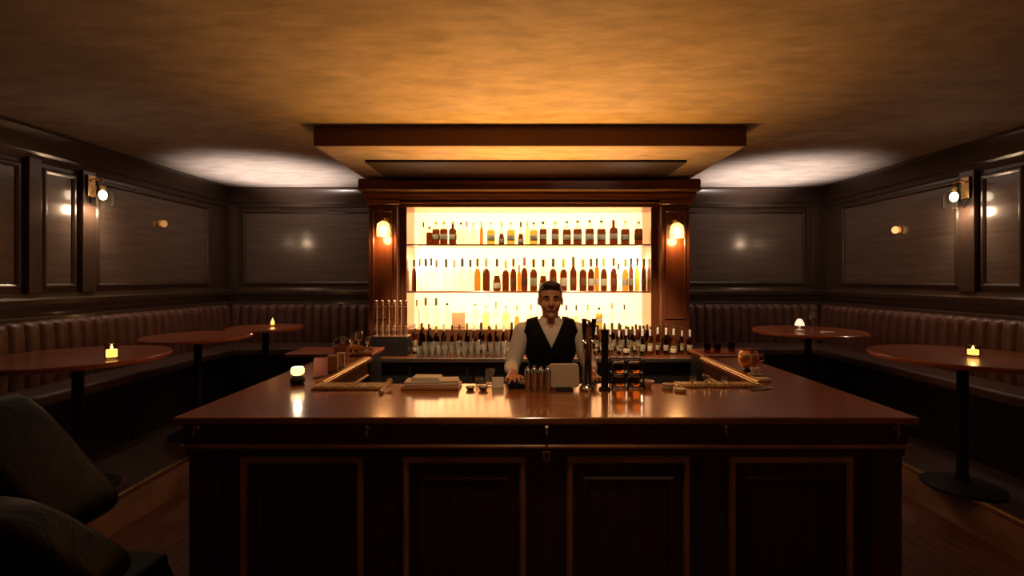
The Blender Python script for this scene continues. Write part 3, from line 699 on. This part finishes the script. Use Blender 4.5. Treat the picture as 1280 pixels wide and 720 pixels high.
def glow_standin(X,Y,z,sg,lab,s):  # added globe standing in for a soft wall glow of unknown source
    t=thing('wall_glow',lab,'glow stand-in',(X,Y,z))
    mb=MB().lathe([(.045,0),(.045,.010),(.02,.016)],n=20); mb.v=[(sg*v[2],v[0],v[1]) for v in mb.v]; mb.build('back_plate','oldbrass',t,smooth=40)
    MB().ball((sg*.045,0,0),(.034,.036,.040)).build('globe',emis('standin_globe',(1,.45,.14),s),t,smooth=60)
glow_standin(XL+.0125,5.45,2.37,1,'small dim added globe standing in for a wall glow beyond the armchair side sconce',.5)
glow_standin(XR-.0125,5.35,2.29,-1,'small orange added globe standing in for a wall glow above the wine glass table',1.6)

# ------------------------------------------------------------------ armchair
t=thing('armchair','dark leather wing armchair with sloping side, turned toward the bar','armchair',(-2.0,2.1,0))
def chair_part(poly,y0,y1,name,mat,bev,puff=.03):     # padded block: outline rounded over into both faces
    P=[Vector((a+2.0,b)) for a,b in poly]; n=len(P)
    area=sum(P[i].x*P[(i+1)%n].y-P[(i+1)%n].x*P[i].y for i in range(n)); sg=1 if area>0 else -1
    N=[]
    for i in range(n):
        tn=P[(i+1)%n]-P[i-1]; N.append(Vector((-tn.y,tn.x)).normalized()*sg)
    C=sum(P,Vector((0,0)))/n
    bev=min(bev,(y1-y0)/2-.002); rings=[]
    K=7
    def ring(ins,y,f=1): return [(C.x+(P[i].x+N[i].x*ins-C.x)*f, y-2.1, C.y+(P[i].y+N[i].y*ins-C.y)*f) for i in range(n)]
    for f in (.15,.4,.65,.85): rings.append(ring(bev,y0-puff*(1-f*f),f))
    for k in range(K+1):
        q=PI/2*k/K; rings.append(ring(bev*(1-math.sin(q)),y0+bev*(1-math.cos(q))))
    for k in range(K+1):
        q=PI/2*(1-k/K); rings.append(ring(bev*(1-math.sin(q)),y1-bev*(1-math.cos(q))))
    for f in (.85,.65,.4,.15): rings.append(ring(bev,y1+puff*(1-f*f),f))
    vs=[v for R_ in rings for v in R_]; fs=[]
    for j in range(len(rings)-1):
        for i in range(n): fs.append((j*n+i,j*n+(i+1)%n,(j+1)*n+(i+1)%n,(j+1)*n+i))
    fs.append(tuple(range(n))); L=(len(rings)-1)*n; fs.append(tuple(L+i for i in range(n)))
    return MB().add(vs,fs).build(name,mat,t,smooth=180)
def curve(pts,n=8):   # catmull-rom closed
    out=[]; N=len(pts)
    for i in range(N):
        p0,p1,p2,p3=[Vector(pts[(i+j-1)%N]) for j in range(4)]
        for k in range(n):
            u=k/n
            out.append(tuple(.5*((2*p1)+(p2-p0)*u+(2*p0-5*p1+4*p2-p3)*u*u+(3*p1-p0-3*p2+p3)*u**3)))
    return out
wing=curve([(-2.58,.30),(-2.66,.75),(-2.60,1.12),(-2.46,1.195),(-2.35,1.145),(-2.23,1.03),(-2.08,.86),(-1.97,.735),(-1.955,.655),(-2.03,.60),(-2.14,.57),(-2.2,.40)])
chair_part(wing,1.96,2.38,'wing_back','chair',.075)
arm=curve([(-2.55,.25),(-2.52,.80),(-2.36,.905),(-2.0,.905),(-1.82,.86),(-1.65,.765),(-1.535,.69),(-1.515,.625),(-1.58,.575),(-1.70,.53),(-1.72,.25)])
o=chair_part(arm,1.69,1.90,'armrest','chairfold',.05)
chair_part(curve([(-2.5,.16),(-2.5,.42),(-2.3,.46),(-1.75,.46),(-1.66,.40),(-1.68,.18)]),1.935,2.30,'seat_cushion','chair',.05,.0)
for x,y in ((-2.45,1.78),(-1.78,1.78),(-2.45,2.28),(-1.78,2.20)):
    MB().lathe([(.018,.001),(.026,.22),(.026,.30)],c=(x+2.0,y-2.1,0),n=12).build('leg','barv',t,smooth=40)

# ------------------------------------------------------------------ bartender
def capsule(mb,p0,p1,r0,r1,n=16):
    p0,p1=Vector(p0),Vector(p1); ax=(p1-p0); L=ax.length; ax.normalize()
    u=ax.cross(Vector((0,0,1)) if abs(ax.z)<.9 else Vector((0,1,0))).normalized(); w=ax.cross(u)
    rings=[]
    for j in range(6): a=-PI/2+PI/2*j/5; rings.append((p0+ax*(r0*math.sin(a)), r0*math.cos(a)))
    for j in range(6): a=PI/2*j/5; rings.append((p1+ax*(r1*math.sin(a)), r1*math.cos(a)))
    vs=[];fs=[]
    for c,r in rings:
        r=max(r,1e-4)
        for i in range(n):
            a=2*PI*i/n; vs.append(c+(u*math.cos(a)+w*math.sin(a))*r)
    for j in range(len(rings)-1):
        for i in range(n): fs.append((j*n+i,(j+1)*n+i,(j+1)*n+(i+1)%n,j*n+(i+1)%n))
    fs.append(tuple(range(n))); L=(len(rings)-1)*n; fs.append(tuple(L+i for i in range(n-1,-1,-1)))
    mb.add(vs,fs)
def blob(name,prims,voxel,smooth_it,mat,parent,keep=None,solid=0):
    mb=MB()
    for p in prims:
        if p[0]=='e': mb.ball(p[1],p[2],24,16)
        else: capsule(mb,*p[1:])
    o=mb.build(name,mat,parent)
    r=o.modifiers.new('r','REMESH'); r.mode='VOXEL'; r.voxel_size=voxel
    if smooth_it:
        s=o.modifiers.new('s','SMOOTH'); s.iterations=smooth_it; s.factor=.5
    dg=bpy.context.evaluated_depsgraph_get()
    me=bpy.data.meshes.new_from_object(o.evaluated_get(dg)); o.modifiers.clear(); o.data=me
    if keep:
        bm=bmesh.new(); bm.from_mesh(me)
        bmesh.ops.delete(bm,geom=[f for f in bm.faces if not keep(f.calc_center_median())],context='FACES')
        bmesh.ops.delete(bm,geom=[v for v in bm.verts if not v.link_faces],context='VERTS')
        bm.to_mesh(me); bm.free()
    me.materials.clear(); me.materials.append(M[mat])
    me.polygons.foreach_set('use_smooth',[True]*len(me.polygons))
    if solid:
        s=o.modifiers.new('t','SOLIDIFY'); s.thickness=solid; s.offset=1
    return o
PX,PY=.205,3.24
man=thing('person','bartender in white shirt and black vest standing behind the bar, one hand on the counter','person',(PX,PY,0))
sh=1.390
LS,RS=(-.185,0,sh),(.185,0,sh)
LE,RE=(-.262,-.03,1.155),(.262,-.03,1.155)
LW,RW=(-.250,-.295,1.170),(.240,-.255,1.165)
torso=lambda g:[('e',(0,.0,1.30),(.165+g,.112+g,.17+g)),('e',(0,.0,1.365),(.180+g,.090+g,.075+g)),('e',(0,0,1.08),(.150+g,.108+g,.20+g)),('e',(0,.0,.95),(.158+g,.112+g,.14+g)),
   ('c',(-.165,0,1.395),(.165,0,1.395),.050+g,.050+g),('c',(-.03,.005,1.445),(-.165,0,1.405),.050+g,.050+g),('c',(.03,.005,1.445),(.165,0,1.405),.050+g,.050+g)]
def armp(S_,E_,W_,g): return [('c',S_,E_,.058+g,.043+g),('c',E_,W_,.043+g,.029+g)]
def hand(W_,sx):
    W_=Vector(W_); P=W_+Vector((0,-.045,-.010)); K=W_+Vector((0,-.085,-.016)); pr=[]
    pr+= [('c',W_,P,.026,.028),('e',tuple(P+Vector((.010,-.01,0))),(.026,.042,.014)),('e',tuple(P+Vector((-.010,-.01,0))),(.026,.042,.014))]
    for i,(dx,l) in enumerate(((-.030,.058),(-.010,.070),(.010,.066),(.029,.052))):
        dx*=sx
        a=K+Vector((dx,0,0)); m=a+Vector((dx*.25,-l*.5,.008)); e=m+Vector((dx*.1,-l*.42,-.014))
        pr+=[('c',a+Vector((0,.02,0)),a,.011,.010),('c',a,m,.0095,.009),('c',m,e,.009,.0075)]
    b=W_+Vector((-sx*-.026,-.03,-.012)); b=W_+Vector((sx*-.030,-.030,-.012)); m=b+Vector((-sx*.026,-.032,-.002)); e=m+Vector((-sx*.008,-.028,-.004))
    pr+=[('c',b+Vector((sx*.012,.01,0)),m,.013,.011),('c',m,e,.0105,.008)]
    return pr
hz=1.605
def HV(x,y,z): return (x,y-.01,hz+z)
head=[('e',HV(0,.012,.035),(.076,.095,.088)),('e',HV(0,-.012,-.035),(.064,.078,.078)),('e',HV(0,-.028,-.085),(.042,.052,.040)),
 ('e',HV(-.036,-.055,-.030),(.028,.030,.032)),('e',HV(.036,-.055,-.030),(.028,.030,.032)),
 ('c',HV(0,-.082,.010),HV(0,-.104,-.026),.010,.0145),('e',HV(-.013,-.092,-.030),(.009,.010,.008)),('e',HV(.013,-.092,-.030),(.009,.010,.008)),
 ('c',HV(-.045,-.068,.022),HV(-.012,-.084,.020),.010,.010),('c',HV(.045,-.068,.022),HV(.012,-.084,.020),.010,.010),
 ('c',HV(-.022,-.080,-.062),HV(.022,-.080,-.062),.0065,.0065),('c',HV(-.018,-.078,-.071),HV(.018,-.078,-.071),.007,.007),
 ('e',HV(0,-.076,-.100),(.020,.015,.016)),
 ('e',HV(-.078,.012,-.008),(.010,.018,.032)),('e',HV(.078,.012,-.008),(.010,.018,.032)),
 ('c',(0,.012,1.40),(0,.0,1.54),.058,.054)]
legs=[('c',(-.09,0,.92),(-.10,-.01,.50),.085,.060),('c',(-.10,-.01,.50),(-.10,.02,.09),.056,.038),('c',(.09,0,.92),(.10,-.01,.50),.085,.060),('c',(.10,-.01,.50),(.10,.02,.09),.056,.038),
      ('c',(-.10,.02,.05),(-.11,-.13,.035),.04,.032),('c',(.10,.02,.05),(.11,-.13,.035),.04,.032)]
body=blob('body',torso(-.012)+head+legs+armp(LS,LE,LW,-.008)+armp(RS,RE,RW,-.008)+hand(LW,-1)+hand(RW,1),.0045,3,'skin',man)
shirt=blob('shirt',torso(.004)+armp(LS,LE,(LW[0],LW[1]+.03,LW[2]),.008)+armp(RS,RE,(RW[0],RW[1]+.03,RW[2]),.008)+[('c',(0,.012,1.42),(0,.006,1.455),.066,.063)],.007,3,'shirt',man,
   keep=lambda c:not((c.z>1.462 and abs(c.x)<.085) or (c.y<0 and c.z>1.425 and abs(c.x)<.010+(c.z-1.425)*.75)))
def vest_keep(c):
    ax=abs(c.x)
    if c.z<.90: return False
    if c.z>1.20 and ax>.178-.30*max(0,c.z-1.40): return False
    if ax<.050 and c.z>1.46: return False
    if ax<.060+ (0 if c.y<0 else .02) and c.z>1.47: return False
    if c.y<.02 and c.z>1.300 and ax<(c.z-1.300)*.50: return False
    return True
blob('vest',torso(.012),.006,4,'vest',man,keep=vest_keep,solid=.004)
blob('trousers',[('e',(0,0,.93),(.172,.128,.12))]+[('c',p[1],p[2],p[3]+.018,p[4]+.022) for p in legs[:4]],.01,3,'vest',man,keep=lambda c:c.z>.06 and c.z<1.0)
mb=MB(); vs=[]; fs=[]; n=24          # open shirt collar: stands round the neck, folds out into two points
for i in range(n+1):
    a=-PI/2+.42+(2*PI-.84)*i/n; w=abs(2*i/n-1)
    ca,sa=math.cos(a),math.sin(a); zc=1.478-.018*w
    for rr,dz in ((.060,-.03),(.060,.022),(.066,.024),(.082+.014*w,-.022-.022*w**3),(.078+.014*w,-.026-.022*w**3)):
        vs.append((rr*ca, .008+rr*sa, zc+dz))
for i in range(n):
    for j in range(5): fs.append((i*5+j,i*5+(j+1)%5,(i+1)*5+(j+1)%5,(i+1)*5+j))
fs+= [(4,3,2,1,0),tuple(n*5+j for j in range(5))]
mb.add(vs,fs).build('collar','shirt',man,smooth=50)
hairp=[('e',HV(0,.020,.046),(.083,.100,.086)),('e',HV(0,.045,.0),(.080,.076,.080)),('e',HV(0,-.045,.100),(.058,.045,.028)),('e',HV(.02,-.05,.097),(.045,.042,.026))]
blob('hair',hairp,.005,2,'hair',man,keep=lambda c:(c.z>hz+.058+max(0,-(c.y+.03))*.2) or (c.y>.015 and c.z>hz-.055) or (c.y>-.035 and c.z>hz+.02))
for s in (-1,1):
    e=MB().ball(HV(s*.030,-.0755,.004),(.0120,.009,.0062)).build('eye','eye',man,smooth=60)
    MB().ball(HV(s*.030,-.0825,.004),(.0048,.0034,.0048)).build('iris','iris',e,smooth=60)
    MB().tube([HV(s*.050,-.074,.024),HV(s*.034,-.091,.030),HV(s*.014,-.094,.026)],[.003,.0048,.004],8).build('eyebrow','hair',man,smooth=60)
MB().tube([HV(-.030,-.081,-.058),HV(-.011,-.0895,-.066),HV(.011,-.0895,-.066),HV(.030,-.081,-.058)],[.002,.0042,.0042,.002],8).build('lips','lip',man,smooth=60)

# ------------------------------------------------------------------ light
W=bpy.data.worlds.new('night'); S.world=W; W.use_nodes=True
W.node_tree.nodes['Background'].inputs[0].default_value=(1,.6,.4,1); W.node_tree.nodes['Background'].inputs[1].default_value=.002
# LED strips at the edges of the lit panel
for x,ry in ((-1.262,-PI/2),(1.462,PI/2)):
    light('shelf_strip','AREA',(x,5.74,1.87),14,(1,.85,.62),.05,(0,ry,0),shape='RECTANGLE',size_y=.05)
    bpy.data.objects[-1] if False else None
for z in (2.53,2.118,1.583):
    light('label_fill','AREA',(.10,5.445,z),13,(1,.84,.58),2.6,(.75,0,0),shape='RECTANGLE',size_y=.012)  # added strips without fixtures, brightening bottles and labels from the front
# added spots without fixtures before the back counter, washing the ceiling orange
for x in (-.40,.10,.60):
    light('ceiling_wash_fill','SPOT',(x,4.62,1.00),165,(1,.40,.065),.25,(PI+.40,0,0),spot_size=math.radians(88),spot_blend=1.0)
# added spots with no fixture, for the ceiling glow above the banquette corners
for x in (-2.95,3.05):
    light('corner_glow_fill','SPOT',(x,5.95,1.45),235,(1,.80,.70),.12,(PI+.08,0,0),spot_size=math.radians(76),spot_blend=.8)
for x in (-.60,.82):
    light('bottle_fill','SPOT',(x,4.10,2.80),250,(1,.72,.42),.03,(.52,0,0),spot_size=math.radians(66),spot_blend=.6)  # added spots under the soffit to brighten the counter bottles, no fixture
light('bar_fill','SPOT',(.10,1.75,2.93),32,(1,.66,.36),.06,(.62,0,0),spot_size=math.radians(66),spot_blend=.8)  # added spot out of view, lifting the bartender and the counter top
# added dim fill from behind the camera, no lamp there
light('room_fill','AREA',(1.6,-1.6,2.8),6,(1,.62,.42),1.5,(math.radians(35),0,0))

# ------------------------------------------------------------------ camera
cam=bpy.data.cameras.new('camera'); co=bpy.data.objects.new('camera',cam); COL.objects.link(co)
co.location=(0,0,HC); co.rotation_euler=(PI/2,0,0); cam.sensor_width=36; cam.lens=36*600/1280.0
cam.shift_x=-10/1280.0; cam.shift_y=-12/1280.0; cam.clip_start=.05
S.camera=co
S.view_settings.view_transform='Standard'; S.view_settings.look='None'; S.view_settings.gamma=1; S.view_settings.exposure=0
S.view_settings.use_curve_mapping=False
cy=S.cycles
cy.use_denoising=True; cy.max_bounces=12; cy.transmission_bounces=10; cy.glossy_bounces=5; cy.diffuse_bounces=4
cy.sample_clamp_indirect=4; cy.caustics_reflective=False; cy.caustics_refractive=False; cy.use_light_tree=True
